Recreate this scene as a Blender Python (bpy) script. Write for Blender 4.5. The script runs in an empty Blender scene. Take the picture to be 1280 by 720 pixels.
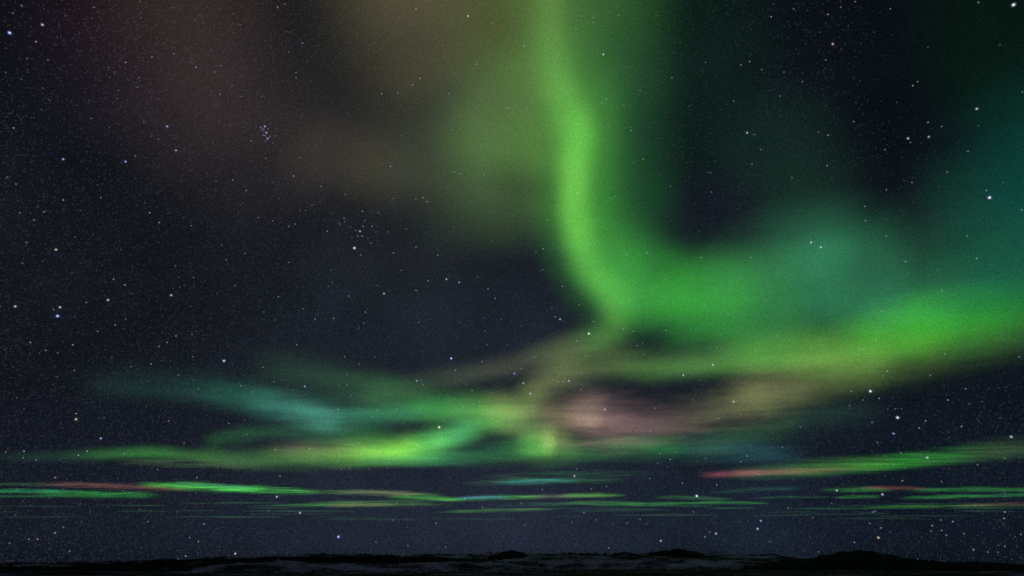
import bpy, bmesh, math, random
from mathutils import Vector, noise

# ------------------------------------------------------------------ camera, sky, exposure
SC = bpy.context.scene
COL = SC.collection
F = 711.0                                   # focal length in photo pixels (1280 wide), a 20 mm lens
PITCH = math.atan(345.0 / F)                # the flat horizon lies near the bottom edge
EYE = Vector((0.0, 0.0, 25.0))

cam_data = bpy.data.cameras.new("camera")
cam = bpy.data.objects.new("camera", cam_data)
COL.objects.link(cam)
cam_data.sensor_width = 36.0
cam_data.lens = 36.0 * F / 1280.0
cam_data.clip_start = 0.1
cam_data.clip_end = 3.0e6
cam.location = EYE
cam.rotation_euler = (math.pi / 2 + PITCH, 0, 0)
SC.camera = cam

SC.view_settings.view_transform = 'Standard'
SC.view_settings.look = 'None'
SC.view_settings.exposure = 0.0
SC.view_settings.gamma = 1.0
SC.view_settings.use_curve_mapping = False
SC.cycles.use_denoising = False             # a denoiser would eat the stars and the grain of the night sky
SC.cycles.use_adaptive_sampling = False
SC.cycles.transparent_max_bounces = 160
SC.cycles.max_bounces = 4
SC.cycles.diffuse_bounces = 2
SC.cycles.sample_clamp_indirect = 2.0


def lin(c):
    out = []
    for v in c:
        v = v / 255.0
        out.append(v / 12.92 if v <= 0.04045 else ((v + 0.055) / 1.055) ** 2.4)
    return out


class Nodes:
    """Short hand for building a node tree."""
    def __init__(self, tree):
        self.t = tree
        tree.nodes.clear()

    def n(self, kind, ins=None, **props):
        nd = self.t.nodes.new(kind)
        for k, v in props.items():
            setattr(nd, k, v)
        for k, v in (ins or {}).items():
            if hasattr(v, 'is_output'):
                self.t.links.new(v, nd.inputs[k])
            else:
                nd.inputs[k].default_value = v
        return nd

    def m(self, op, a, b=0.0, c=0.0):
        nd = self.n('ShaderNodeMath', {0: a, 1: b, 2: c}, operation=op)
        return nd.outputs[0]

    def ramp(self, fac, stops, interp='LINEAR'):
        nd = self.n('ShaderNodeValToRGB', {0: fac})
        cr = nd.color_ramp
        cr.interpolation = interp
        while len(cr.elements) < len(stops):
            cr.elements.new(0.5)
        for e, (p, c) in zip(cr.elements, stops):
            e.position = p
            e.color = (c[0], c[1], c[2], 1.0)
        return nd.outputs[0]

    def mul(self, col, f):
        nd = self.n('ShaderNodeVectorMath', {0: col, 3: f}, operation='SCALE')
        return nd.outputs[0]

    def add(self, a, b):
        return self.n('ShaderNodeVectorMath', {0: a, 1: b}, operation='ADD').outputs[0]


world = bpy.data.worlds.new("World")
SC.world = world
world.use_nodes = True
W = Nodes(world.node_tree)
dirv = W.n('ShaderNodeTexCoord').outputs['Generated']
sep = W.n('ShaderNodeSeparateXYZ', {0: dirv})
dx, dy, dz = sep.outputs
# brightness of the clear night air: lighter low in the sky, darkest high up
base = W.ramp(dz, [(0.0, lin((27, 32, 44))), (0.035, lin((33, 37, 52))), (0.10, lin((34, 38, 53))), (0.22, lin((30, 33, 44))),
                   (0.40, lin((30, 33, 42))), (0.60, lin((20, 22, 31))), (0.85, lin((16, 18, 25))), (1.0, lin((14, 16, 22)))])
side = W.ramp(W.m('MULTIPLY_ADD', dx, 0.5, 0.5), [(0.0, (0.45,) * 3), (0.2, (0.56,) * 3), (0.36, (0.90,) * 3), (0.5, (1.08,) * 3),
                                                   (0.66, (0.72, 0.82, 0.85)), (0.8, (0.38, 0.48, 0.50)), (1.0, (0.3, 0.4, 0.4))], 'EASE')
clouds = W.n('ShaderNodeTexNoise', {'Vector': dirv, 'Scale': 6.0, 'Detail': 6.0, 'Roughness': 0.62}).outputs[0]
# grain: the unresolved carpet of the faintest stars
g1 = W.n('ShaderNodeTexNoise', {'Vector': dirv, 'Scale': 640.0, 'Detail': 1.0, 'Roughness': 0.8}).outputs[0]
g2 = W.n('ShaderNodeTexNoise', {'Vector': W.add(dirv, (3.1, 1.7, 0.3)), 'Scale': 700.0, 'Detail': 0.0}, noise_dimensions='3D')
grain = W.m('MULTIPLY_ADD', W.m('SUBTRACT', g1, 0.5), 2.9, 1.0)
grain = W.m('MAXIMUM', grain, 0.15)
amt = W.m('MULTIPLY', grain, W.m('MULTIPLY_ADD', clouds, 1.1, 0.45))
tint = W.n('ShaderNodeVectorMath', {0: g2.outputs['Color'], 1: (0.44, 0.35, 0.6), 2: (0.68, 0.855, 0.7)}, operation='MULTIPLY_ADD').outputs[0]
colr = W.n('ShaderNodeVectorMath', {0: base, 1: side}, operation='MULTIPLY').outputs[0]
colr = W.n('ShaderNodeVectorMath', {0: colr, 1: tint}, operation='MULTIPLY').outputs[0]
colr = W.mul(colr, amt)
bg = W.n('ShaderNodeBackground', {'Color': colr, 'Strength': 1.0})
W.n('ShaderNodeOutputWorld', {0: bg.outputs[0]})


# added weak cool fill lamp: lifts the snow, offsets the aurora's green cast
fill_sun = bpy.data.lights.new("fill_sun", 'SUN')
fill_sun.energy = 0.09
fill_sun.angle = math.radians(0.5)
fill_sun.color = (0.66, 0.76, 1.0)
fill_sun_obj = bpy.data.objects.new("fill_sun", fill_sun)
COL.objects.link(fill_sun_obj)
fill_sun_obj.rotation_euler = (math.radians(38), 0, math.radians(-35))


# ------------------------------------------------------------------ helpers
def ray(x, y):
    """Unit direction in which the point (x, y) of a 1280 x 720 view lies."""
    a, b = (x - 640.0) / F, (360.0 - y) / F
    d = Vector((a, math.cos(PITCH) - b * math.sin(PITCH), math.sin(PITCH) + b * math.cos(PITCH)))
    return d.normalized()


def tag(o, label=None, cat=None, group=None, kind=None):
    for k, v in (('label', label), ('category', cat), ('group', group), ('kind', kind)):
        if v:
            o[k] = v
    return o


def link(name, verts, faces, mat, parent=None, smooth=True):
    me = bpy.data.meshes.new(name)
    me.from_pydata(verts, [], faces)
    if smooth:
        me.polygons.foreach_set('use_smooth', [True] * len(me.polygons))
    me.materials.append(mat)
    o = bpy.data.objects.new(name, me)
    COL.objects.link(o)
    if parent is not None:
        o.parent = parent
    return o


def new_mat(name):
    m = bpy.data.materials.new(name)
    m.use_nodes = True
    return m, Nodes(m.node_tree)


# ------------------------------------------------------------------ ground and hills
def ground_material(name, snow_lo, snow_hi, scale, rock=(0.008, 0.006, 0.010)):
    m, t = new_mat(name)
    pos = t.n('ShaderNodeNewGeometry').outputs['Position']
    n1 = t.n('ShaderNodeTexNoise', {'Vector': pos, 'Scale': scale, 'Detail': 7.0, 'Roughness': 0.62}).outputs[0]
    n2 = t.n('ShaderNodeTexNoise', {'Vector': pos, 'Scale': scale * 14, 'Detail': 5.0, 'Roughness': 0.7}).outputs[0]
    f = t.m('ADD', n1, t.m('MULTIPLY', t.m('SUBTRACT', n2, 0.5), 0.5))
    mask = t.n('ShaderNodeMapRange', {0: f, 1: snow_lo, 2: snow_hi, 3: 0.0, 4: 1.0}, interpolation_type='SMOOTHSTEP').outputs[0]
    rockc = t.ramp(n2, [(0.25, tuple(c * 0.5 for c in rock)), (0.75, tuple(c * 1.6 for c in rock))])
    colo = t.n('ShaderNodeMix', {'Factor': mask, 'A': rockc, 'B': (0.62, 0.66, 0.70, 1)}, data_type='RGBA')
    for l in list(t.t.links):
        if l.to_node == colo:
            t.t.links.remove(l)
    t.t.links.new(mask, colo.inputs[0])
    t.t.links.new(rockc, colo.inputs[6])
    t.t.links.new(t.ramp(n2, [(0.3, (0.22, 0.20, 0.33)), (0.7, (0.52, 0.46, 0.76))]), colo.inputs[7])
    bump = t.n('ShaderNodeBump', {'Height': n2, 'Strength': 0.5, 'Distance': 2.0})
    b = t.n('ShaderNodeBsdfPrincipled', {'Base Color': colo.outputs[2], 'Roughness': 0.95, 'Specular IOR Level': 0.05, 'Normal': bump.outputs[0]})
    t.n('ShaderNodeOutputMaterial', {0: b.outputs[0]})
    return m


def fbm(x, y, s, seed=0.0, o=5):
    return noise.fractal(Vector((x * s, y * s, seed)), 0.9, 2.1, o)


def ground_height(x, y):
    r = math.hypot(x, y)
    knoll = 23.2 * math.exp(-(r / 70.0) ** 2)
    far = min(1.0, max(0.0, (r - 150) / 900.0))
    roll = fbm(x, y, 1 / 420.0, 1.3) * 3.6 * far + fbm(x, y, 1 / 95.0, 7.7) * 0.9 * far
    return knoll + roll - 0.5


def build_ground():
    verts, faces = [], []
    radii = [0.0]
    r = 4.0
    while r < 90000:
        radii.append(r)
        r *= 1.045 if 500 < r < 12000 else 1.12
    NA = 420
    for i, r in enumerate(radii):
        for k in range(NA):
            # finer steps in front of the viewer
            f = k / NA * 2 - 1
            a = math.pi * (0.28 * f + 0.72 * f ** 3) + math.pi / 2
            x, y = r * math.cos(a), r * math.sin(a)
            verts.append((x, y, ground_height(x, y)))
    for i in range(len(radii) - 1):
        for k in range(NA):
            j = (k + 1) % NA
            faces.append((i * NA + k, i * NA + j, (i + 1) * NA + j, (i + 1) * NA + k))
    return link('ground', verts, faces, ground_material('snowy_tundra', 0.50, 0.72, 0.0042))


tag(build_ground(), 'dark tundra plain with thin patches of snow', None, None, 'structure')

snowfield = ground_material('snowfield', 0.40, 0.62, 0.0050, (0.012, 0.009, 0.014))
rock_dark = ground_material('dark_hill_rock', 0.66, 0.80, 0.0030, (0.006, 0.004, 0.008))
rock_snow = ground_material('snow_streaked_hill', 0.46, 0.66, 0.0026, (0.008, 0.006, 0.010))


def hill(name, crest, dist, depth, mat, label, seed):
    """A ridge of real depth: crest = [(x, y)] gives how high its skyline rises along the horizon."""
    pts = []
    for (x0, y0), (x1, y1) in zip(crest, crest[1:]):
        n = max(2, int(abs(x1 - x0) / 1.2))
        for i in range(n):
            f = i / n
            s = f * f * (3 - 2 * f)
            pts.append((x0 + (x1 - x0) * f, y0 + (y1 - y0) * s))
    pts.append(crest[-1])
    verts, faces = [], []
    K = 21
    for i, (x, y) in enumerate(pts):
        d = ray(x, y)
        az = Vector((d.x, d.y, 0)).normalized()
        top = EYE.z + dist * d.z / math.hypot(d.x, d.y)
        for k in range(K):
            f = k / (K - 1) * 2 - 1
            rr = dist + f * depth
            prof = max(0.0, 1 - f * f) ** 1.1
            px, py = az.x * rr, az.y * rr
            rough = fbm(px, py, 1 / (depth * 0.28), seed) * (top + 2) * 0.20 * (1 - abs(f)) + fbm(px, py, 1 / (depth * 0.05), seed + 3) * dist * 0.0019 * (1 - abs(f)) + fbm(px, py, 1 / (depth * 0.012), seed + 5) * dist * 0.0012 * (1 - abs(f))
            z = -6.0 + (top + 6.0) * prof + rough
            verts.append((px, py, z))
    for i in range(len(pts) - 1):
        for k in range(K - 1):
            a = i * K + k
            faces.append((a, a + K, a + K + 1, a + 1))
    o = link(name, verts, faces, mat)
    return tag(o, label, None, None, 'structure')


hill('hills', [(-400, 704), (-200, 701), (-40, 704), (60, 703.5), (130, 702), (210, 700), (290, 697), (345, 694.5), (420, 692.5), (500, 694.5), (560, 693), (640, 692),
               (700, 692.5), (790, 692.5), (870, 691.5), (960, 694), (1010, 698), (1120, 700), (1200, 703), (1300, 705), (1500, 703), (1700, 705)],
     9000, 1500, rock_snow, 'long low snow streaked rise along the whole horizon', 4.0)
hill('hill', [(985, 704), (1010, 699.5), (1035, 695), (1058, 690.5), (1073, 688.5), (1088, 690), (1110, 694), (1135, 699), (1175, 704)],
     6400, 800, rock_dark, 'dark cone shaped hill standing out on the horizon', 11.0)
hill('hill', [(600, 703), (618, 694), (630, 689.5), (640, 688), (650, 690), (662, 695), (680, 703)], 5200, 480, rock_dark,
     'small dark mound on the horizon below the bright aurora', 17.0)
hill('hill', [(800, 702), (815, 691), (826, 688.5), (838, 689), (846, 686.5), (856, 689), (868, 690), (885, 695), (905, 702)], 5600, 520, rock_dark,
     'jagged dark knoll on the horizon between the mound and the cone shaped hill', 23.0)
hill('hill', [(755, 702), (770, 692), (782, 691), (796, 694), (812, 702)], 5000, 420, rock_dark, 'little black rise beside the jagged knoll', 29.0)
hill('hill', [(-120, 712), (0, 708), (70, 709), (150, 704), (240, 700), (330, 697), (400, 696), (470, 695), (540, 696.5), (600, 699), (660, 706)], 3400, 420, rock_dark,
     'long black ridge running under the stars', 31.0)
hill('hill', [(930, 708), (985, 700), (1050, 698), (1120, 700), (1200, 703), (1290, 706), (1400, 709)], 3600, 420, rock_dark,
     'low black ridge at the foot of the cone shaped hill', 37.0)

hill('hill', [(560, 708), (620, 701), (665, 697), (720, 695), (790, 695.5), (850, 697), (910, 699.5), (960, 703), (1000, 708)], 4200, 520, snowfield,
     'pale slate snowfield in front of the dark mound and knoll', 41.0)
hill('hill', [(240, 710), (300, 704), (350, 702), (420, 704), (500, 705), (570, 702), (620, 703), (680, 710)], 2600, 420, snowfield,
     'patchy snowfield in front of the long black ridge', 43.0)


# ------------------------------------------------------------------ aurora
BASE = [0.6 * c for c in lin((25, 27, 37))]
N_BAND = [0]


def band_material(name, stops, power, tex, streak, warp, lines):
    m, t = new_mat(name)
    m.cycles.emission_sampling = 'NONE'
    u = t.n('ShaderNodeAttribute', attribute_name='along').outputs['Fac']
    v = t.n('ShaderNodeAttribute', attribute_name='across').outputs['Fac']
    colo = t.ramp(u, stops, 'EASE')
    geo = t.n('ShaderNodeNewGeometry').outputs['Position']
    rel = t.n('ShaderNodeVectorMath', {0: geo, 1: tuple(EYE)}, operation='SUBTRACT').outputs[0]
    unit = t.n('ShaderNodeVectorMath', {0: rel}, operation='NORMALIZE').outputs[0]
    sx, sy, sz = t.n('ShaderNodeSeparateXYZ', {0: unit}).outputs
    zz = t.m('MAXIMUM', sz, 0.03)
    flat = t.n('ShaderNodeCombineXYZ', {0: t.m('DIVIDE', sx, zz), 1: t.m('MULTIPLY', t.m('DIVIDE', sy, zz), lines), 2: float(N_BAND[0]) * 1.7}).outputs[0]
    n1 = t.n('ShaderNodeTexNoise', {'Vector': flat, 'Scale': streak, 'Detail': 5.0, 'Roughness': 0.55}).outputs[0]
    mod = t.m('MAXIMUM', t.m('MULTIPLY_ADD', t.m('SUBTRACT', n1, 0.5), tex * 7.0, 1.0), 0.0)
    # the edges wander: the profile across is shifted by slow turbulence
    n2 = t.n('ShaderNodeTexNoise', {'Vector': t.add(flat, (5.3, 2.9, 0.7)), 'Scale': streak * 0.7, 'Detail': 4.0, 'Roughness': 0.6}).outputs[0]
    vv = t.m('MULTIPLY_ADD', t.m('SUBTRACT', n2, 0.5), warp * 4.0, v)
    bell = t.m('POWER', t.m('MAXIMUM', t.m('SUBTRACT', 1.0, t.m('MULTIPLY', vv, vv)), 0.0), power)
    rim = t.m('POWER', t.m('MAXIMUM', t.m('SUBTRACT', 1.0, t.m('MULTIPLY', v, v)), 0.0), 0.7)
    prof = t.m('MULTIPLY', bell, rim)
    gr = t.n('ShaderNodeTexNoise', {'Vector': unit, 'Scale': 640.0, 'Detail': 1.0, 'Roughness': 0.8}).outputs[0]
    grain = t.m('MULTIPLY_ADD', t.m('SUBTRACT', gr, 0.5), 1.1, 1.0)
    stren = t.m('MULTIPLY', t.m('MULTIPLY', prof, mod), t.m('MULTIPLY', grain, 0.5))
    em = t.n('ShaderNodeEmission', {'Color': colo, 'Strength': stren})
    tr = t.n('ShaderNodeBsdfTransparent', {'Color': (1, 1, 1, 1)})
    ad = t.n('ShaderNodeAddShader', {0: em.outputs[0], 1: tr.outputs[0]})
    t.n('ShaderNodeOutputMaterial', {0: ad.outputs[0]})
    return m


def cr(p0, p1, p2, p3, t):
    return 0.5 * ((2 * p1) + (-p0 + p2) * t + (2 * p0 - 5 * p1 + 4 * p2 - p3) * t * t + (-p0 + 3 * p1 - 3 * p2 + p3) * t ** 3)


def band(name, pts, label=None, parent=None, power=3.6, tex=0.2, streak=1.4, gain=1.0, warp=0.18, wide=1.5, lines=1.0):
    """One glowing body of aurora, lens shaped in section. pts: (x, y, width to one side, width to the other, colour seen or None)."""
    N_BAND[0] += 1
    h = 9000.0 + (N_BAND[0] * 137) % 3000
    n = len(pts)
    SUB = 14
    K = 15
    verts, faces, us, vs = [], [], [], []
    rows = (n - 1) * SUB + 1
    for i in range(rows):
        s = min(i // SUB, n - 2)
        t = i / SUB - s
        q = [pts[max(s - 1, 0)], pts[s], pts[s + 1], pts[min(s + 2, n - 1)]]
        x, y = (cr(*[p[c] for p in q], t) for c in (0, 1))
        e = 0.02
        x2, y2 = (cr(*[p[c] for p in q], t + e) for c in (0, 1))
        x1, y1 = (cr(*[p[c] for p in q], t - e) for c in (0, 1))
        tx, ty = x2 - x1, y2 - y1
        L = math.hypot(tx, ty) or 1.0
        nx, ny = ty / L, -tx / L
        wa = max(0.5, q[1][2] * (1 - t) + q[2][2] * t) * wide
        wb = max(0.5, q[1][3] * (1 - t) + q[2][3] * t) * wide
        for sgn in (-1, 1):
            for k in range(K):
                v = k / (K - 1) * 2 - 1
                w = v * (wa if v > 0 else wb)
                d = ray(x + nx * w, min(y + ny * w, 700))
                R = h / max(d.z, 0.04)
                R *= 1 + sgn * 0.012 * (1 - v * v)
                p = EYE + d * R
                verts.append(tuple(p))
                us.append(i / (rows - 1))
                vs.append(v)
    for i in range(rows - 1):
        for side_ in (0, 1):
            for k in range(K - 1):
                a = (i * 2 + side_) * K + k
                b = a + 2 * K
                faces.append((a, b, b + 1, a + 1) if side_ else (a, a + 1, b + 1, b))
    stops = []
    for i, p in enumerate(pts):
        c = p[4]
        if c is None:
            c = (0, 0, 0)
        else:
            c = [max(0.0, a - b) * gain for a, b in zip(lin(c), BASE)]
        stops.append((i / (n - 1), c))
    mat = band_material(name + '_light', stops, power, tex, streak, warp, lines)
    o = link(name, verts, faces, mat, parent)
    me = o.data
    at = me.attributes.new('along', 'FLOAT', 'POINT')
    at.data.foreach_set('value', us)
    at = me.attributes.new('across', 'FLOAT', 'POINT')
    at.data.foreach_set('value', vs)
    if parent is None:
        tag(o, label, 'aurora')
    return o


#AURORA_START
# the tall curtain: its broad body, a bright core and a soft wing
cur = band('aurora_curtain', [(688, -90, 90, 100, None), (690, 0, 95, 80, (60, 92, 46)), (705, 80, 74, 75, (58, 102, 48)), (726, 150, 62, 90, (66, 124, 52)), (731, 210, 58, 82, (60, 124, 48)),
                              (734, 270, 64, 74, (58, 126, 46)), (755, 325, 76, 70, (54, 124, 48)), (788, 375, 74, 60, (44, 108, 44)), (820, 420, 60, 40, None)],
           'tall bright green aurora curtain bending down the middle of the sky', tex=0.05)
band('core', [(674, -60, 28, 32, None), (684, 0, 28, 34, (54, 78, 44)), (690, 60, 28, 36, (54, 84, 46)), (706, 118, 30, 40, (64, 110, 52)), (722, 168, 32, 36, (78, 146, 56)), (717, 225, 30, 28, (90, 150, 62)),
              (717, 280, 32, 26, (84, 146, 58)), (736, 335, 32, 28, (70, 130, 54)), (764, 380, 34, 28, (66, 112, 52)), (778, 425, 30, 26, None)], None, cur, tex=0.10, warp=0.16, streak=2.2)
band('side_glow', [(760, -120, 90, 80, None), (764, -20, 92, 90, (46, 82, 44)), (770, 80, 82, 90, (40, 76, 44)), (780, 160, 74, 90, (32, 68, 42)), (786, 240, 70, 90, (28, 70, 38)), (796, 310, 72, 90, (28, 72, 40)), (808, 390, 100, 70, None)],
     None, cur, tex=0.12, power=2.8, warp=0.2, streak=1.3)
# soft veils to the left of the curtain
band('aurora_glow', [(640, -90, 90, 100, None), (640, 20, 90, 100, (66, 78, 44)), (652, 100, 84, 92, (76, 104, 54)), (646, 180, 88, 92, (76, 108, 56)), (640, 240, 88, 90, (54, 76, 44)), (640, 330, 88, 90, None)],
     'soft olive green veil leaning on the dim side of the tall curtain', tex=0.14, power=2.8, warp=0.22, streak=1.3)
band('aurora_glow', [(520, -150, 130, 130, None), (530, -20, 130, 130, (80, 74, 56)), (550, 60, 110, 110, (66, 64, 48)), (585, 130, 90, 90, (44, 50, 40)), (600, 200, 80, 80, None)],
     'olive brown glow at the top of the sky', tex=0.14, power=2.8, warp=0.22, streak=1.3)
band('aurora_glow', [(340, 212, 60, 50, None), (410, 208, 70, 50, (44, 42, 40)), (465, 212, 70, 54, (54, 53, 44)), (530, 208, 76, 62, (50, 56, 44)), (590, 200, 76, 70, (46, 66, 42)), (650, 205, 70, 60, None)],
     'dull olive patch under the dark hollow above the loose star cluster', tex=0.14, power=2.8, warp=0.22, streak=1.3)
band('aurora_glow', [(180, 60, 150, 140, None), (300, 110, 170, 150, (31, 29, 33)), (430, 160, 170, 150, (37, 35, 36)), (560, 210, 160, 140, (37, 39, 37)), (680, 260, 140, 120, None)],
     'broad faint warm haze joining the red pillar to the olive veil', tex=0.14, power=2.6, warp=0.2)
band('aurora_glow', [(225, -140, 130, 120, None), (240, 0, 150, 120, (52, 42, 41)), (252, 80, 140, 120, (47, 38, 41)), (275, 150, 140, 120, (42, 35, 40)), (320, 220, 130, 120, (33, 30, 36)), (380, 300, 120, 110, None)],
     'dim red brown pillar of glow beside the small blue cluster', tex=0.14, power=2.8, warp=0.22, streak=1.3)
band('aurora_glow', [(80, -80, 60, 90, None), (110, 20, 90, 110, (32, 24, 34)), (140, 120, 90, 100, (28, 24, 34)), (180, 200, 60, 60, None)],
     'barely visible dark red glow in the corner of the sky', tex=0.14, power=2.8, warp=0.22, streak=1.3)
# the sweep to the right
sw = band('aurora_band', [(730, 350, 60, 36, None), (800, 365, 68, 54, (40, 108, 44)), (860, 372, 60, 58, (52, 150, 50)), (910, 372, 60, 62, (54, 148, 60)), (970, 374, 70, 66, (50, 124, 66)), (1030, 365, 84, 50, (42, 110, 72)),
                          (1090, 365, 90, 50, (34, 84, 58)), (1160, 355, 80, 60, None)],
          'wide green sweep leaving the foot of the tall curtain', tex=0.14, power=2.8, warp=0.22, streak=1.3)
band('upper_veil', [(840, 340, 40, 40, None), (920, 335, 60, 40, (32, 62, 46)), (990, 316, 70, 66, (32, 72, 54)), (1030, 316, 76, 72, (34, 78, 60)), (1090, 335, 76, 66, (30, 64, 50)), (1150, 355, 50, 50, None)], None, sw, tex=0.14, power=2.8, warp=0.22, streak=1.3)
rb = band('aurora_band', [(880, 425, 26, 30, None), (950, 432, 34, 36, (46, 92, 42)), (1030, 432, 40, 40, (56, 112, 46)), (1100, 420, 50, 42, (60, 148, 46)), (1150, 409, 52, 44, (56, 158, 44)), (1225, 398, 52, 42, (38, 128, 42)),
                          (1290, 386, 50, 42, (32, 106, 42)), (1380, 370, 50, 50, None)],
          'vivid green band rising to the edge beyond the tall curtain', tex=0.08)
band('teal_veil', [(1020, 400, 40, 40, None), (1090, 385, 70, 40, (30, 66, 50)), (1160, 370, 80, 44, (34, 86, 60)), (1240, 352, 90, 50, (28, 80, 60)), (1320, 330, 90, 50, (26, 76, 60)), (1400, 320, 80, 60, None)], None, rb, tex=0.08, power=2.8)
band('aurora_glow', [(1090, 330, 60, 60, None), (1160, 310, 80, 80, (26, 48, 42)), (1220, 275, 110, 90, (22, 58, 50)), (1280, 240, 130, 110, (18, 62, 56)), (1340, 210, 130, 110, (18, 68, 62)), (1450, 160, 80, 80, None)],
     'teal glow fading up from the edge of the sky', tex=0.12, power=2.8, warp=0.2, streak=1.3)
band('aurora_glow', [(850, -180, 110, 110, None), (855, -40, 130, 120, (16, 30, 26)), (865, 80, 120, 110, (17, 32, 28)), (880, 170, 90, 90, (18, 30, 29)), (890, 250, 80, 80, None)],
     'dim dark green haze behind the far side of the tall curtain', tex=0.12, warp=0.2, power=2.6)
band('aurora_glow', [(960, 90, 80, 80, None), (985, 170, 90, 90, (22, 36, 34)), (1005, 240, 80, 80, (24, 42, 36)), (1025, 310, 70, 70, (26, 46, 40)), (1040, 370, 60, 60, None)],
     'dim green haze standing between the two dark hollows', tex=0.12, warp=0.2, power=2.6)
band('aurora_glow', [(1240, -160, 90, 120, None), (1250, -20, 120, 130, (14, 28, 22)), (1240, 90, 120, 110, (16, 30, 26)), (1210, 190, 90, 90, None)],
     'faintest green haze in the sky corner beyond the hollows', tex=0.12, warp=0.2, power=2.6)
# olive bands under the sweep
ol = band('aurora_band', [(640, 505, 20, 20, None), (675, 486, 30, 22, (84, 94, 58)), (710, 466, 34, 26, (96, 108, 66)), (760, 457, 36, 24, (74, 96, 54)), (820, 460, 30, 23, (66, 104, 52)), (890, 454, 32, 22, (68, 112, 52)), (960, 445, 34, 26, (74, 126, 54)),
                          (1020, 445, 34, 32, (86, 120, 56)), (1070, 448, 40, 36, (84, 116, 56)), (1140, 440, 40, 42, (66, 90, 46)), (1210, 428, 40, 40, (48, 72, 40)), (1290, 415, 40, 36, (44, 64, 40)), (1360, 400, 40, 36, None)],
          'olive green band curling out under the green sweep', tex=0.26, lines=1.5)
band('lower_fringe', [(930, 510, 26, 22, None), (975, 492, 36, 30, (56, 60, 44)), (1030, 478, 40, 30, (66, 78, 46)), (1080, 464, 30, 30, (56, 70, 42)), (1130, 452, 30, 26, None)], None, ol, tex=0.26, lines=1.5)
pk = band('aurora_band', [(615, 532, 26, 26, None), (655, 526, 32, 28, (66, 70, 50)), (692, 522, 38, 34, (98, 92, 68)), (735, 522, 42, 38, (142, 118, 104)), (765, 528, 40, 36, (112, 90, 86)), (810, 530, 36, 30, (98, 78, 78)), (860, 526, 34, 26, (84, 76, 64)), (905, 514, 32, 28, (82, 84, 58)), (945, 498, 38, 32, (96, 100, 64)),
                          (985, 488, 40, 34, (74, 78, 54)), (1030, 470, 36, 30, None)],
          'dusky pink patch trailing off into a brownish olive band', tex=0.3, streak=1.4, lines=1.6, warp=0.3)
band('green_fringe', [(650, 572, 22, 18, None), (700, 568, 22, 16, (46, 92, 44)), (760, 563, 22, 16, (42, 86, 46)), (820, 560, 22, 16, (36, 92, 50)), (880, 562, 24, 18, (32, 62, 60)), (940, 568, 24, 16, (30, 58, 62)), (1020, 570, 20, 16, None)], None, pk, tex=0.3, lines=1.6, warp=0.24)
band('aurora_band', [(840, 570, 20, 16, None), (900, 552, 24, 20, (38, 66, 44)), (960, 536, 30, 24, (36, 62, 42)), (1030, 520, 30, 24, (28, 44, 40)), (1120, 510, 30, 24, None)],
     'dim green wisp rising beneath the brownish olive band', tex=0.3, lines=1.6, warp=0.24)
# the brown arc and the green bands on the left
band('aurora_band', [(430, 500, 20, 16, None), (490, 490, 24, 18, (38, 50, 42)), (545, 478, 22, 16, (48, 58, 46)), (600, 466, 20, 16, (60, 66, 52)), (650, 455, 20, 18, (66, 70, 54)), (700, 442, 26, 22, (72, 84, 54)), (750, 425, 30, 24, (62, 100, 50)), (790, 405, 30, 24, None)],
     'thin olive arc linking the curtain foot to the green bands', tex=0.26, lines=1.5)
band('aurora_band', [(300, 455, 30, 30, None), (370, 468, 34, 32, (30, 50, 40)), (430, 482, 34, 30, (34, 60, 42)), (490, 498, 34, 26, (38, 82, 46)), (540, 510, 30, 20, (46, 108, 50)), (590, 512, 28, 18, (72, 122, 56)), (625, 512, 30, 20, (104, 128, 70)),
                     (660, 508, 26, 18, (84, 98, 58)), (690, 490, 20, 20, None)],
     'green band widening to a yellowish end below the dark gap', tex=0.26, lines=1.5)
te = band('aurora_band', [(90, 478, 24, 24, None), (160, 482, 30, 24, (26, 44, 44)), (230, 486, 28, 24, (26, 50, 46)), (290, 496, 28, 24, (32, 72, 62)), (340, 510, 30, 24, (48, 104, 90)), (400, 524, 28, 24, (68, 140, 120)), (440, 524, 26, 20, (48, 108, 82)),
                          (500, 520, 24, 16, (42, 94, 64)), (560, 514, 22, 14, (44, 98, 54)), (620, 512, 20, 16, None)],
          'teal band slanting down toward the green swirl', tex=0.26, lines=1.5)
sl = band('aurora_band', [(240, 566, 14, 14, None), (300, 574, 18, 14, (44, 80, 44)), (350, 574, 18, 14, (60, 100, 50)), (400, 572, 20, 16, (74, 124, 56)), (450, 566, 24, 18, (92, 160, 62)), (500, 562, 24, 18, (106, 186, 68)), (540, 556, 28, 22, (76, 160, 74)), (575, 542, 28, 22, (60, 136, 74)),
                          (605, 530, 24, 18, (62, 124, 58)), (640, 520, 24, 18, (74, 104, 56)), (680, 505, 20, 20, None)],
          'brightest yellow green swirl low in the sky', tex=0.2, streak=1.6)
band('bright_heart', [(430, 567, 10, 9, None), (470, 565, 14, 10, (86, 124, 48)), (505, 562, 15, 11, (92, 150, 52)), (535, 559, 14, 11, (58, 110, 52)), (570, 553, 12, 9, None)], None, sl, tex=0.2, lines=1.6)
band('teal_knob', [(530, 558, 14, 12, None), (560, 548, 18, 14, (44, 96, 62)), (585, 537, 18, 14, (46, 104, 66)), (612, 526, 14, 12, None)], None, sl, tex=0.2, lines=1.6)
band('brown_middle', [(320, 564, 14, 12, None), (380, 564, 16, 12, (74, 72, 52)), (430, 563, 16, 12, (78, 80, 54)), (480, 560, 14, 10, None)], None, sl, tex=0.3, lines=1.6, warp=0.24)
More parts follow.
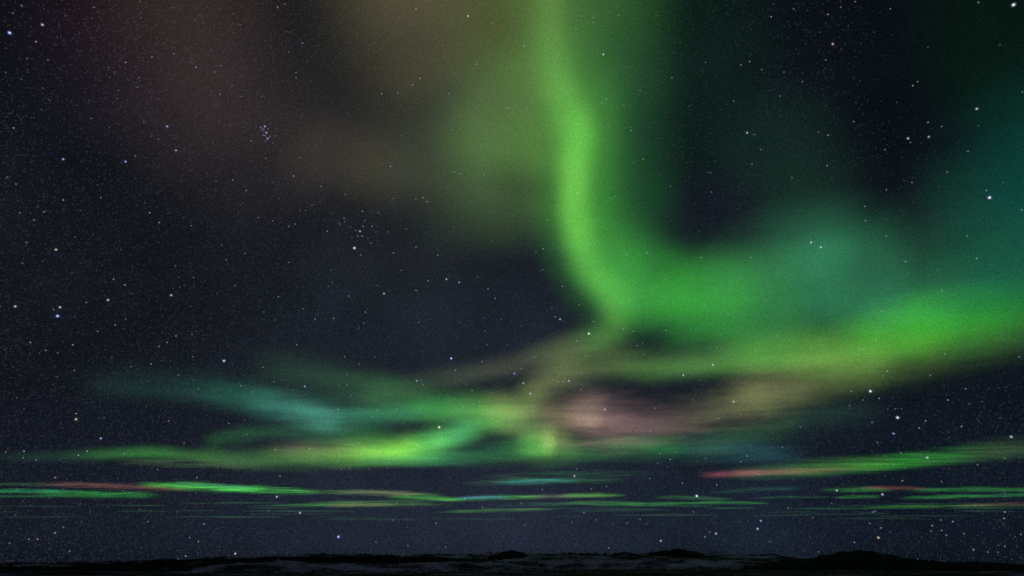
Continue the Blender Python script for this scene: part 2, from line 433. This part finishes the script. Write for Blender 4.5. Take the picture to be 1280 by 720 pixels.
band('lower_glow', [(430, 576, 10, 8, None), (500, 576, 12, 8, (44, 104, 62)), (560, 574, 16, 10, (44, 106, 66)), (620, 570, 24, 14, (38, 92, 50)), (670, 562, 26, 20, (60, 120, 50)), (700, 556, 24, 20, None)], None, sl, tex=0.3, lines=1.6, warp=0.24)
band('aurora_glow', [(640, 552, 30, 26, None), (668, 553, 28, 22, (62, 110, 52)), (686, 554, 26, 20, (116, 148, 76)), (702, 556, 24, 18, (70, 90, 52)), (735, 560, 20, 16, None)],
     'small yellow green knot of light under the pink patch', tex=0.1)
band('aurora_band', [(590, 510, 24, 24, None), (625, 525, 26, 22, (66, 108, 50)), (660, 535, 26, 22, (74, 100, 54)), (690, 545, 24, 20, (84, 92, 58)), (720, 550, 20, 18, None)],
     'short green bridge between the swirl and the pink patch', tex=0.26, lines=1.5)
band('aurora_band', [(250, 560, 14, 14, None), (275, 549, 14, 14, (34, 68, 42)), (305, 543, 14, 14, (36, 78, 46)), (345, 542, 14, 12, (34, 66, 46)), (400, 545, 16, 14, (34, 70, 44)), (450, 548, 16, 14, (40, 88, 46)), (500, 546, 18, 16, None)],
     'small dim green hook above the swirl', tex=0.26, lines=1.6)
band('aurora_streak', [(-20, 572, 10, 8, None), (60, 571, 10, 8, (28, 48, 40)), (130, 569, 11, 9, (38, 80, 44)), (190, 566, 11, 9, (46, 102, 48)), (240, 570, 12, 9, (48, 90, 46)), (290, 576, 12, 10, (44, 66, 44)), (350, 578, 10, 9, None)],
     'long thin green streak reaching in toward the swirl', tex=0.25, streak=1.2)
# streaks close to the horizon: every one a long thin lens of light
LINES = 'thin aurora streaks near the horizon'


def streak(x0, y0, x1, y1, half, colour, label=None, parent=None, name='aurora_streak', end=None, tex=0.85):
    """A streak from (x0, y0) to (x1, y1); it may change to another colour towards its end."""
    e = end or colour
    mix = [tuple(a + (b - a) * f for a, b in zip(colour, e)) for f in (0.2, 0.4, 0.65, 1.0)]
    pts = []
    for f, w, c in ((0, 0.65, None), (0.25, 0.85, mix[0]), (0.42, 1.0, mix[1]), (0.6, 1.0, mix[2]), (0.76, 0.85, mix[3]), (1, 0.65, None)):
        bow = math.sin(f * math.pi) * half * 0.25
        pts.append((x0 + (x1 - x0) * f, y0 + (y1 - y0) * f - bow, half * w, half * w, c))
    o = band(name, pts, label, parent, power=3.6, tex=tex, streak=2.3, lines=6.5, warp=0.5, wide=1.5, gain=0.82)
    if parent is None:
        o['group'] = LINES
    return o


s7 = band('aurora_streak', [(900, 594, 10, 6, None), (960, 592, 14, 9, (40, 76, 42)), (1030, 586, 14, 10, (52, 98, 46)), (1090, 582, 13, 9, (62, 128, 50)), (1130, 578, 13, 9, (50, 136, 46)), (1180, 573, 14, 10, (42, 102, 46)), (1240, 566, 18, 12, (50, 76, 46)), (1290, 562, 18, 12, (44, 62, 44)), (1350, 556, 16, 12, None)],
          'green streak with a rose tip climbing gently from the horizon', tex=0.33, streak=1.5, lines=5.0, warp=0.22, wide=1.35, power=2.4)
band('rose_tip', [(870, 594, 5, 4, None), (905, 593, 6, 5, (92, 52, 60)), (940, 591.5, 6, 5, (124, 68, 76)), (980, 590, 6, 5, (104, 62, 62)), (1030, 588, 6, 5, (82, 60, 52)), (1080, 585, 5, 4, None)], None, s7, tex=0.33)

streak(-60, 606, 110, 606.5, 2.4, (36, 84, 50), 'dim green line over the reddish streak', end=(50, 64, 46))
streak(-60, 614.5, 110, 614.5, 3.0, (44, 132, 84), 'teal green line at the edge under the reddish streak')
streak(40, 618.5, 205, 619.5, 5.0, (46, 128, 60), 'green streak just under the reddish streak')
streak(-50, 620.5, 80, 621, 2.0, (36, 92, 56), 'thin lower green line at the edge beside the green streak')
c1 = streak(168, 606, 335, 613.5, 5.8, (78, 176, 62), 'brightest thick green streak close to the horizon', end=(72, 180, 76))
streak(40, 604.5, 250, 613, 4.6, (100, 66, 64), None, c1, 'red_fringe', end=(82, 58, 54))
streak(200, 605, 330, 610, 3.0, (44, 90, 78), None, c1, 'teal_top')
streak(255, 611, 405, 615.5, 5.0, (70, 172, 74), 'bright green tail of the brightest thick streak', end=(56, 140, 52))
d1 = streak(360, 614.5, 560, 618.5, 4.0, (54, 92, 48), 'dim green streak with a brown body beyond the bright tail', end=(62, 96, 50))
streak(415, 615.5, 535, 618.5, 4.2, (84, 70, 60), None, d1, 'brown_body')
streak(478, 620.5, 585, 625.5, 4.2, (66, 142, 54), 'short plump green streak under the brown body')
f1 = streak(535, 625.5, 700, 620.5, 3.4, (50, 112, 56), 'thin green streak with a blue tip', end=(64, 140, 54))
streak(565, 622.8, 640, 621, 2.6, (52, 88, 132), None, f1, 'blue_tip')
streak(640, 621.5, 770, 620.5, 3.6, (86, 66, 72), 'dull pinkish streak beyond the blue tip', end=(66, 72, 56))
streak(690, 620.5, 785, 619, 3.2, (62, 126, 48), 'short yellow green streak ending the pinkish one')
i1 = streak(340, 632, 570, 631, 3.4, (56, 120, 52), 'green streak reddish in its middle under the dim brown one', end=(54, 92, 48))
streak(400, 632, 500, 631, 3.0, (94, 72, 62), None, i1, 'red_middle')
streak(380, 628.5, 545, 627, 2.6, (46, 86, 46), 'faint green line between the brown streak and the red middled one')
streak(540, 640.5, 700, 636.5, 2.8, (54, 98, 50), 'low green line under the pinkish streak')
streak(695, 628.5, 815, 628.5, 2.4, (48, 98, 50), 'soft green line over the longest low streak')
streak(730, 632, 910, 628.5, 2.3, (48, 116, 52), 'longest low green streak before the white star')
streak(815, 621.5, 920, 624.5, 3.2, (44, 80, 46), 'short soft green streak touching the white star')
streak(865, 628, 965, 629.5, 2.4, (46, 112, 52), 'green line right below the white star')
streak(880, 616.5, 1010, 609, 3.6, (30, 58, 50), 'very faint teal line rising past the white star')
o1 = streak(1020, 613, 1120, 612.5, 3.8, (44, 100, 46), 'green streak with a red cap over the cone shaped hill')
streak(1070, 610, 1165, 611, 2.8, (90, 58, 56), None, o1, 'red_cap')
streak(1125, 613, 1330, 613, 3.8, (46, 106, 54), 'long green streak running on from the red cap to the edge')
streak(1040, 622, 1105, 621, 2.8, (44, 98, 48), 'short green line under the red capped streak')
streak(1120, 623, 1245, 620, 3.2, (44, 112, 54), 'green line under the long streak of the edge')
streak(1205, 620.5, 1330, 618.5, 2.8, (42, 104, 66), 'teal green line at the edge under the long streak')
streak(1070, 635, 1245, 632, 2.8, (46, 104, 50), 'lowest bright green line past the cone shaped hill', end=(60, 100, 48))
streak(1190, 632, 1340, 629.5, 2.8, (80, 62, 52), 'brown line at the edge ending the lowest bright one')
streak(940, 622.5, 1045, 621, 1.8, (36, 70, 44), 'hair thin line before the red capped streak')
t1 = streak(570, 604.5, 790, 600, 5.0, (40, 76, 52), 'faint teal and green streak under the yellow green knot', end=(42, 78, 46))
streak(610, 604, 730, 600.5, 4.6, (42, 108, 104), None, t1, 'teal_heart')
streak(590, 597, 820, 592, 6.0, (32, 60, 40), 'dim wide green wisp over the teal streak')
streak(140, 577, 330, 584, 7.0, (48, 66, 46), 'dim olive wisp under the long thin green streak')
# hair lines: too fine and faint to tell apart
hair = random.Random(11)
for n_ in range(46):
    hx = hair.uniform(-60, 1240)
    hy = hair.choice((629.5, 632.5, 636.0, 638.5, 640.5, 643.5, 646.0, 648.5)) + hair.uniform(-0.8, 0.8)
    hl = hair.uniform(50, 150)
    k_ = hair.uniform(0.35, 0.85) * (1.0 if hy < 645 else 0.75)
    streak(hx, hy, hx + hl, hy + hair.uniform(-1.2, 1.2), hair.uniform(1.0, 1.7), (30 + 8 * k_, 36 + 44 * k_, 38 + 12 * k_), 'hair thin faint green line in the bundle strung along the horizon', tex=0.8)
#AURORA_END


# ------------------------------------------------------------------ stars
STAR_DIST = 420000.0
PX = 1.0 / F
STAR_COL = {'w': (0.86, 0.90, 1.0), 'b': (0.55, 0.66, 1.0), 'y': (1.0, 0.88, 0.72), 'r': (1.0, 0.74, 0.64)}
STARS = """
12 41 5b;53 31 4w;45 52 3w;27 7 2w;117 9 2w;175 2 2b;34 73 2b;60 75 2b;157 78 3r;190 71 2w;217 67 2w;245 84 3w;276 82 2w;269 90 2w;236 47 1b;174 97 2b;172 109 2b;62 125 1w;12 142 1b;17 160 3w;137 159 1w;180 152 2b;209 158 4b;198 174 2b;114 148 2b;275 118 2w;314 176 2w;244 25 1w;291 17 1w;27 99 1w;53 110 1w;52 137 1w;146 123 1w;189 170 1w
347 9 3w;356 5 2w;520 11 3w;585 20 4y;615 29 2w;469 53 2y;378 54 3w;361 65 2b;553 57 2w;596 80 3w;592 86 1w;370 91 2w;370 97 2w;525 98 3w;516 106 3w;477 117 3w;497 116 3b;561 117 2w;633 135 3w;636 135 2w;565 162 2w;503 170 2w;447 137 1w;522 123 1w;331 158 4b;327 162 3b;333 166 4b;334.5 173 4b;329 169 3b;337.5 170.5 3b;344 170 2b;335 161 2b;330 164 2b;326 159 3b;329.5 161 3b;331.5 169.5 3b;339 165 1b;332 176 2b;324 165 1b
727 20 2w;742 22 2w;741 28 2w;720 36 2w;773 19 2w;655 58 3w;754 68 4w;758 124 3w;717 68 1w;882 78 2b;926 81 3r;937 77 3w;952 87 2w;840 97 2w;917 126 3b;789 163 3w;760 155 2w;934 166 4w;943 168 2w;780 132 2w;800 113 2w;861 133 1w;850 53 1w;654 159 1w;820 20 2w
964 21 3w;992 11 2w;1035 18 3w;1051 9 2w;1113 11 2w;1069 2 2w;967 5 1w;1223 3 3b;1267 6 5w;1041 55 4r;1052 61 2r;1032 75 2w;980 90 2w;1003 102 2w;975 120 2w;1147 102 2w;1141 107 3w;1250 56 1w;1160 59 1w;1221 136 4w;1160 153 3w;1177 158 2w;1067 152 3b;1135 173 4w;1161 171 4b;1138 178 2w;1035 169 3w;1023 165 2w;1223 157 1w;1278 115 2b;1070 128 1w;1025 40 1w;1121 128 1w
79 199 4b;220 188 4b;157 202 4b;169 195 2w;20 230 2w;79 250 3w;122 231 2r;128 230 2r;126 247 2w;200 238 2r;25 266 2w;55 265 2w;43 275 2w;33 303 2w;187 266 3w;199 278 3w;239 282 2w;70 312 4y;94 296 1w;28 329 2b;142 349 3y;156 356 3w;283 325 3b;277 306 2b;298 266 2r;308 238 3b;291 225 3b;270 226 2b;219 332 2b;242 347 2w;224 347 1w;90 341 1w;151 312 1w;47 259 1w;102 202 1w;181 254 1w;306 317 2w;294 357 2w;307 345 1w
367 220 3w;332 198 2w;375 197 2w;488 208 3w;568 215 3w;575 217 2w;605 218 3w;520 249 2w;529 247 3w;534 252 3w;492 248 2w;401 233 2w;431 243 2w;348 248 1w;559 234 1w;443 310 5y;450 289 4w;430 273 3w;431 277 2b;425 280 3b;453 264 3w;454 283 3w;465 283 3w;447 295 3w;453 295 3w;456 276 2w;438 284 2b;460 298 2b;440 297 2b;470 290 2b;464 304 3b;451 319 3b;445 288 2w;409 289 3y;369 280 3b;361 283 3b;414 266 2r;390 256 2b;375 263 2b;382 263 2b;508 286 2w;473 266 2w;341 276 2w;323 272 2w;520 309 3w;492 316 3w;547 319 3w;502 338 2w;361 328 3b;414 338 2b;415 353 2b;535 351 3w;558 349 4w;574 353 4b;597 346 2w;472 357 2w;347 330 1w;485 290 2w
804 199 3y;951 187 2w;940 205 3b;888 216 2w;838 233 2w;763 248 2w;722 241 3w;731 251 2w;684 275 3w;679 311 3w;670 315 2w;678 337 3b;674 338 1b;703 358 3w;783 318 3b;809 316 3y;876 322 3w;832 349 2w;889 240 2w;922 261 1w;939 322 2w;874 289 1w;792 204 2w;720 304 1w;641 269 1w;640 298 1w
1106 187 2w;1034 207 3w;990 222 2w;1140 228 2w;1108 237 2w;1081 258 3b;1082 276 3w;1237 247 5w;1233 238 3b;1277 262 3b;1014 303 4w;1026 309 4w;1108 295 2w;1209 295 2w;1221 323 3w;1132 327 3w;1172 338 2y;1254 228 1w;1184 215 2w;1053 275 1w;1108 274 1w;1040 223 1w;1210 189 2w
19 383 4w;75 384 4w;67 387 2w;72 395 5b;135 375 4w;214 369 4y;122 414 3b;144 406 3w;38 428 3y;91 431 3w;57 438 3b;72 441 2b;209 428 3w;220 420 3w;199 433 3b;140 446 2y;189 455 3w;280 451 5b;241 446 2w;223 469 2w;248 486 2w;301 482 2w;95 524 4y;95 517 3y;130 522 2b;286 529 3b;93 463 2w;108 378 2w;164 458 2w;165 367 1w;291 404 1b;240 418 2w;257 390 1w;21 497 1w;30 511 1w;211 526 2w;202 451 1w;316 490 2w
480 367 4w;436 370 3y;520 363 3w;610 361 3w;619 373 3w;379 386 3b;348 371 3b;344 400 2w;394 399 3w;417 398 3y;457 390 3w;455 404 2w;449 410 2w;524 403 3b;371 431 3w;564 448 5b;569 463 3w;603 452 3w;521 476 4b;526 475 3b;529 481 3r;381 483 4b;329 459 2w;342 477 2w;431 446 2w;449 455 2w;434 468 2w;434 481 2w;439 494 2b;415 468 2r;590 488 3w;423 512 3w;525 510 2b;549 534 5y;606 414 2w;609 431 2w;466 521 2w;472 513 2w;592 505 2w;503 520 1w;537 399 1w;330 390 2b
736 417 5w;700 399 4w;694 396 3w;742 402 3w;721 426 3w;690 385 2w;724 381 2w;668 446 3b;650 445 2w;643 467 4b;654 479 4w;663 492 4w;652 461 2w;779 411 3w;792 414 3w;832 413 3w;796 432 3w;805 443 3b;910 392 3y;891 456 4w;854 469 4w;726 487 3w;697 477 3w;704 477 3w;711 476 4w;706 473 2w;692 475 2w;732 444 2w;727 467 2w;756 512 4w;819 510 3b;917 502 4y;898 523 3w;813 538 3b;896 434 2w;880 381 2w;866 500 2w;926 518 2w;787 376 2w;760 376 2w;944 438 2w
1088 489 5w;1109 464 3y;1104 470 2w;1064 489 3w;1122 522 5w;1090 528 3b;1099 498 3w;1079 500 2w;1185 500 3w;1207 486 3b;1157 526 3w;1149 535 3w;1202 533 3w;1003 483 2y;1032 496 2r;1062 507 2w;1181 442 2w;1274 446 2w;1163 469 2w;1222 524 2r;1119 511 2w;1095 425 2w;972 420 2w;1177 363 2w;1127 511 1w;1103 389 2w;1228 502 1w
126 548 4b;109 564 3w;98 569 3w;30 564 3y;7 565 2w;69 597 3y;246 597 3y;29 572 2w;230 554 2w;309 543 2b;45 575 2w;155 567 2w;197 587 2w;221 640 2y;69 666 3y;36 674 3b;47 674 3r;12 679 2w;255 655 3w;237 672 3b;248 677 3w;232 695 3w;294 692 4w;185 652 2w;87 689 2w;79 659 2w;100 630 1w;174 637 1w
344 562 3y;387 561 3w;350 595 3y;346 621 4w;375 641 4w;423 671 5b;510 682 3b;545 654 3w;470 678 2w;557 684 2w;491 650 2b;581 623 3w;437 586 2w;462 586 2b;521 557 3w;603 634 2w;496 629 2w
718 595 4y;812 598 3b;853 604 3w;871 620 5w;896 606 3w;739 611 3b;678 612 3b;730 641 3w;951 651 4b;947 661 4w;895 667 4w;881 671 3y;887 665 2w;826 676 4w;761 685 3w;867 640 2w;758 608 2w;825 567 3w;838 574 3w;934 570 3w;926 577 3w;882 573 3b;822 579 2w;770 555 2w;656 656 2w;715 653 2w;784 654 2w;800 649 2w;745 650 2w;845 565 2w;652 629 2w;831 608 2r;721 586 2w;948 593 2w
1264 546 4w;1117 542 4b;1159 572 4w;1046 613 4w;1103 618 4w;1128 601 3w;1107 570 2b;1097 553 2w;1117 581 2b;1126 566 2w;1177 602 2w;1094 639 3b;1091 640 3b;1087 654 2w;1098 672 4y;1101 660 3w;1068 678 3w;1016 647 2w;1217 687 3w;1256 640 3w;1255 648 3w;1191 652 3w;1165 657 3w;1183 669 3b;1177 663 3b;1164 664 2w;1205 667 2w;1256 683 2w;1235 690 2w;1222 581 2w;1256 573 2w;978 559 2w;985 635 2w;1023 690 2w;962 677 2b;1276 668 2w;1176 650 2w
"""
stars = []
for chunk in STARS.replace('\n', ';').split(';'):
    if chunk.strip():
        x, y, c = chunk.split()
        stars.append((float(x), float(y), int(c[0]), c[1]))

SIZE = {5: 0.98, 4: 0.80, 3: 0.72, 2: 0.66, 1: 0.60}
GLOWS = {5: 0.95, 4: 0.52, 3: 0.24, 2: 0.13, 1: 0.07}


def star_material(name, colour, strength, clear=False):
    m, t = new_mat(name)
    m.cycles.emission_sampling = 'NONE'
    em = t.n('ShaderNodeEmission', {'Color': (*colour, 1), 'Strength': strength})
    out = em.outputs[0]
    if clear:
        tr = t.n('ShaderNodeBsdfTransparent', {'Color': (1, 1, 1, 1)})
        out = t.n('ShaderNodeAddShader', {0: out, 1: tr.outputs[0]}).outputs[0]
    t.n('ShaderNodeOutputMaterial', {0: out})
    return m


def ball(radius, sub=2):
    bm = bmesh.new()
    bmesh.ops.create_icosphere(bm, subdivisions=sub, radius=radius)
    return bm


protos = {}


def star_proto(mag, c):
    if (mag, c) not in protos:
        me = bpy.data.meshes.new('star')
        bm = ball(SIZE[mag] * PX * STAR_DIST)
        bm.to_mesh(me)
        bm.free()
        me.materials.append(star_material('star_light', STAR_COL[c], GLOWS[mag]))
        halo = None
        if mag >= 4:
            halo = bpy.data.meshes.new('halo')
            bm = ball(SIZE[mag] * 2.1 * PX * STAR_DIST)
            bm.to_mesh(halo)
            bm.free()
            hc = {'w': (0.5, 0.6, 1.0), 'b': (0.25, 0.32, 1.0), 'y': (0.9, 0.75, 0.5), 'r': (0.9, 0.5, 0.4)}[c]
            halo.materials.append(star_material('star_halo', hc, 0.06 if mag == 5 else 0.035, True))
        protos[(mag, c)] = (me, halo)
    return protos[(mag, c)]


LANDMARKS = [
    (332, 166, 'the small tight blue cluster'), (443, 310, "the cluster's yellow star"), (720, 240, "the curtain's brightest bend"), (690, 40, "the curtain's top"),
    (775, 400, "the curtain's foot"), (703, 476, 'the short row of belt stars'), (740, 525, 'the dusky pink patch'), (890, 240, 'the hollow beside the curtain'), (1110, 200, 'the hollow before the teal glow'),
    (1270, 240, 'the teal glow'), (1140, 410, 'the vivid green rising band'), (900, 370, 'the wide green sweep'), (510, 562, 'the yellow green swirl'), (395, 524, 'the teal band'), (250, 610, 'the brightest thin streak'),
    (1075, 689, 'the cone shaped hill'), (845, 688, 'the jagged knoll'), (640, 690, 'the small dark mound'), (940, 592, 'the rose tipped streak'), (240, 60, 'the red brown pillar of glow'), (530, 30, 'the olive brown glow'),
    (460, 215, 'the dull olive patch'), (280, 451, 'the lone blue star'), (72, 395, 'the deep blue star'), (12, 41, 'the bluish corner star'), (1088, 489, "the low white pair"),
    (200, 566, 'the long thin streak'), (60, 617, 'the short streak'), (60, 700, 'the long black ridge'), (1230, 570, "the rose streak's far end"),
    (980, 80, 'the dark sky beyond the curtain'), (160, 240, 'the trio of blue stars'), (564, 448, 'the star over the olive arc'), (1190, 650, 'the star sprinkle past the hill'),
    (690, 555, 'the yellow green knot'), (340, 380, 'the starless looking lane'),
]
MAGW = {5: 'very bright', 4: 'bright', 3: 'small'}
COLW = {'w': 'white', 'b': 'bluish', 'y': 'yellowish', 'r': 'reddish'}


def star_label(x, y, mag, c):
    lx, ly, what = min(LANDMARKS, key=lambda l: (l[0] - x) ** 2 + (l[1] - y) ** 2)
    ddx, ddy = x - lx, y - ly
    d = math.hypot(ddx, ddy)
    if d < 4:
        rel = 'that is itself'
        return {"the cluster's yellow star": 'very bright yellowish star, the giant of the loose star cluster',
                'the lone blue star': 'very bright lone blue star over the teal band',
                'the deep blue star': 'very bright deep blue star below a white pair, far from the aurora',
                'the bluish corner star': 'very bright bluish star close to the sky corner beyond the red glow',
                "the low white pair": 'very bright white star just under the vivid green rising band',
                'the star over the olive arc': 'very bright bluish star in the dark just over the thin olive arc'}.get(
                    what, '%s %s star on %s' % (MAGW[mag], COLW[c], what))
    near = 'just' if d < 28 else ('well' if d > 75 else 'a little')
    a = math.degrees(math.atan2(-ddy, ddx)) % 360
    rel = ['to the right of', 'up and right of', 'above', 'up and left of', 'to the left of', 'down and left of', 'below', 'down and right of'][int((a + 22.5) // 45) % 8]
    return '%s %s star %s %s %s' % (MAGW[mag], COLW[c], near, rel, what)


rng = random.Random(5)
GROUP = 'brighter stars of the night sky'
n_obj = 0
named = {}
for s_ in sorted(stars, key=lambda s: -s[2]):
    if s_[2] >= 3:
        named.setdefault(star_label(*s_), []).append(s_)
label_of = {}
for lab, same in named.items():
    if len(same) > 1:
        # stars that would read alike: told apart by how near they stand to the thing named
        def away(q):
            lx, ly, _w = min(LANDMARKS, key=lambda l: (l[0] - q[0]) ** 2 + (l[1] - q[1]) ** 2)
            return math.hypot(q[0] - lx, q[1] - ly)
        same.sort(key=away)
        words_ = {2: ('nearer', 'farther'), 3: ('nearest', 'middle', 'farthest')}.get(len(same))
        for i, q in enumerate(same):
            label_of[q] = '%s %s' % (words_[i], lab) if words_ else lab
    else:
        label_of[same[0]] = lab
for x, y, mag, c in sorted(stars, key=lambda s: -s[2]):
    if mag < 3:
        continue
    me, halo = star_proto(mag, c)
    o = bpy.data.objects.new('star', me)
    COL.objects.link(o)
    o.location = EYE + ray(x, y) * STAR_DIST
    tag(o, label_of[(x, y, mag, c)], 'star', GROUP)
    if halo:
        hobj = bpy.data.objects.new('halo', halo)
        COL.objects.link(hobj)
        hobj.parent = o
    n_obj += 1

# the countless faint ones, as one field of tiny globes with four brightnesses
OCT = [(1, 0, 0), (-1, 0, 0), (0, 1, 0), (0, -1, 0), (0, 0, 1), (0, 0, -1)]
OCF = [(0, 2, 4), (2, 1, 4), (1, 3, 4), (3, 0, 4), (2, 0, 5), (1, 2, 5), (3, 1, 5), (0, 3, 5)]
sv, sf, sm = [], [], []
field_mats = []
FM = [('w', 0.15), ('b', 0.15), ('w', 0.07), ('b', 0.07), ('y', 0.07), ('r', 0.055), ('w', 0.033), ('b', 0.042)]
for c, s in FM:
    field_mats.append(star_material('faint_star_light', STAR_COL[c], s))


def add_star(d, rad, mi):
    p = EYE + d * (STAR_DIST * 1.02)
    r_ = rad * PX * STAR_DIST
    b = len(sv)
    for q in OCT:
        sv.append((p.x + q[0] * r_, p.y + q[1] * r_, p.z + q[2] * r_))
    for f in OCF:
        sf.append(tuple(b + i for i in f))
        sm.append(mi)


for x, y, mag, c in stars:
    if mag == 2:
        add_star(ray(x, y), 0.95, {'w': 0, 'b': 1, 'y': 4, 'r': 5}[c])
    elif mag == 1:
        add_star(ray(x, y), 0.9, {'w': 2, 'b': 3, 'y': 4, 'r': 5}[c])
n = 0
while n < 36000:
    x, y = rng.uniform(-260, 1540), rng.uniform(-200, 706)
    dens = 0.45 + 0.3 * noise.noise(Vector((x / 120.0, y / 120.0, 2.0)))
    dens += 0.3 * max(0.0, (y - 300) / 400.0) + 0.35 * math.exp(-((x - 330 - (y - 200) * 0.1) / 170.0) ** 2) - 0.45 * max(0.0, (x - 780) / 400.0) * (1.0 if y < 480 else 0.4)
    if rng.random() > dens:
        continue
    n += 1
    k = rng.random()
    mi = rng.choice((6, 7, 7)) if k < 0.965 else rng.choice((2, 3, 3, 3)) if k < 0.996 else rng.choice((0, 1))
    add_star(ray(x, y), rng.uniform(0.55, 0.85), mi)
me = bpy.data.meshes.new('star_field')
me.from_pydata(sv, [], sf)
for m in field_mats:
    me.materials.append(m)
me.polygons.foreach_set('material_index', sm)
o = bpy.data.objects.new('star_field', me)
COL.objects.link(o)
tag(o, 'countless faint stars sprinkled over the whole night sky', 'stars', None, 'stuff')
print('stars as objects', n_obj)
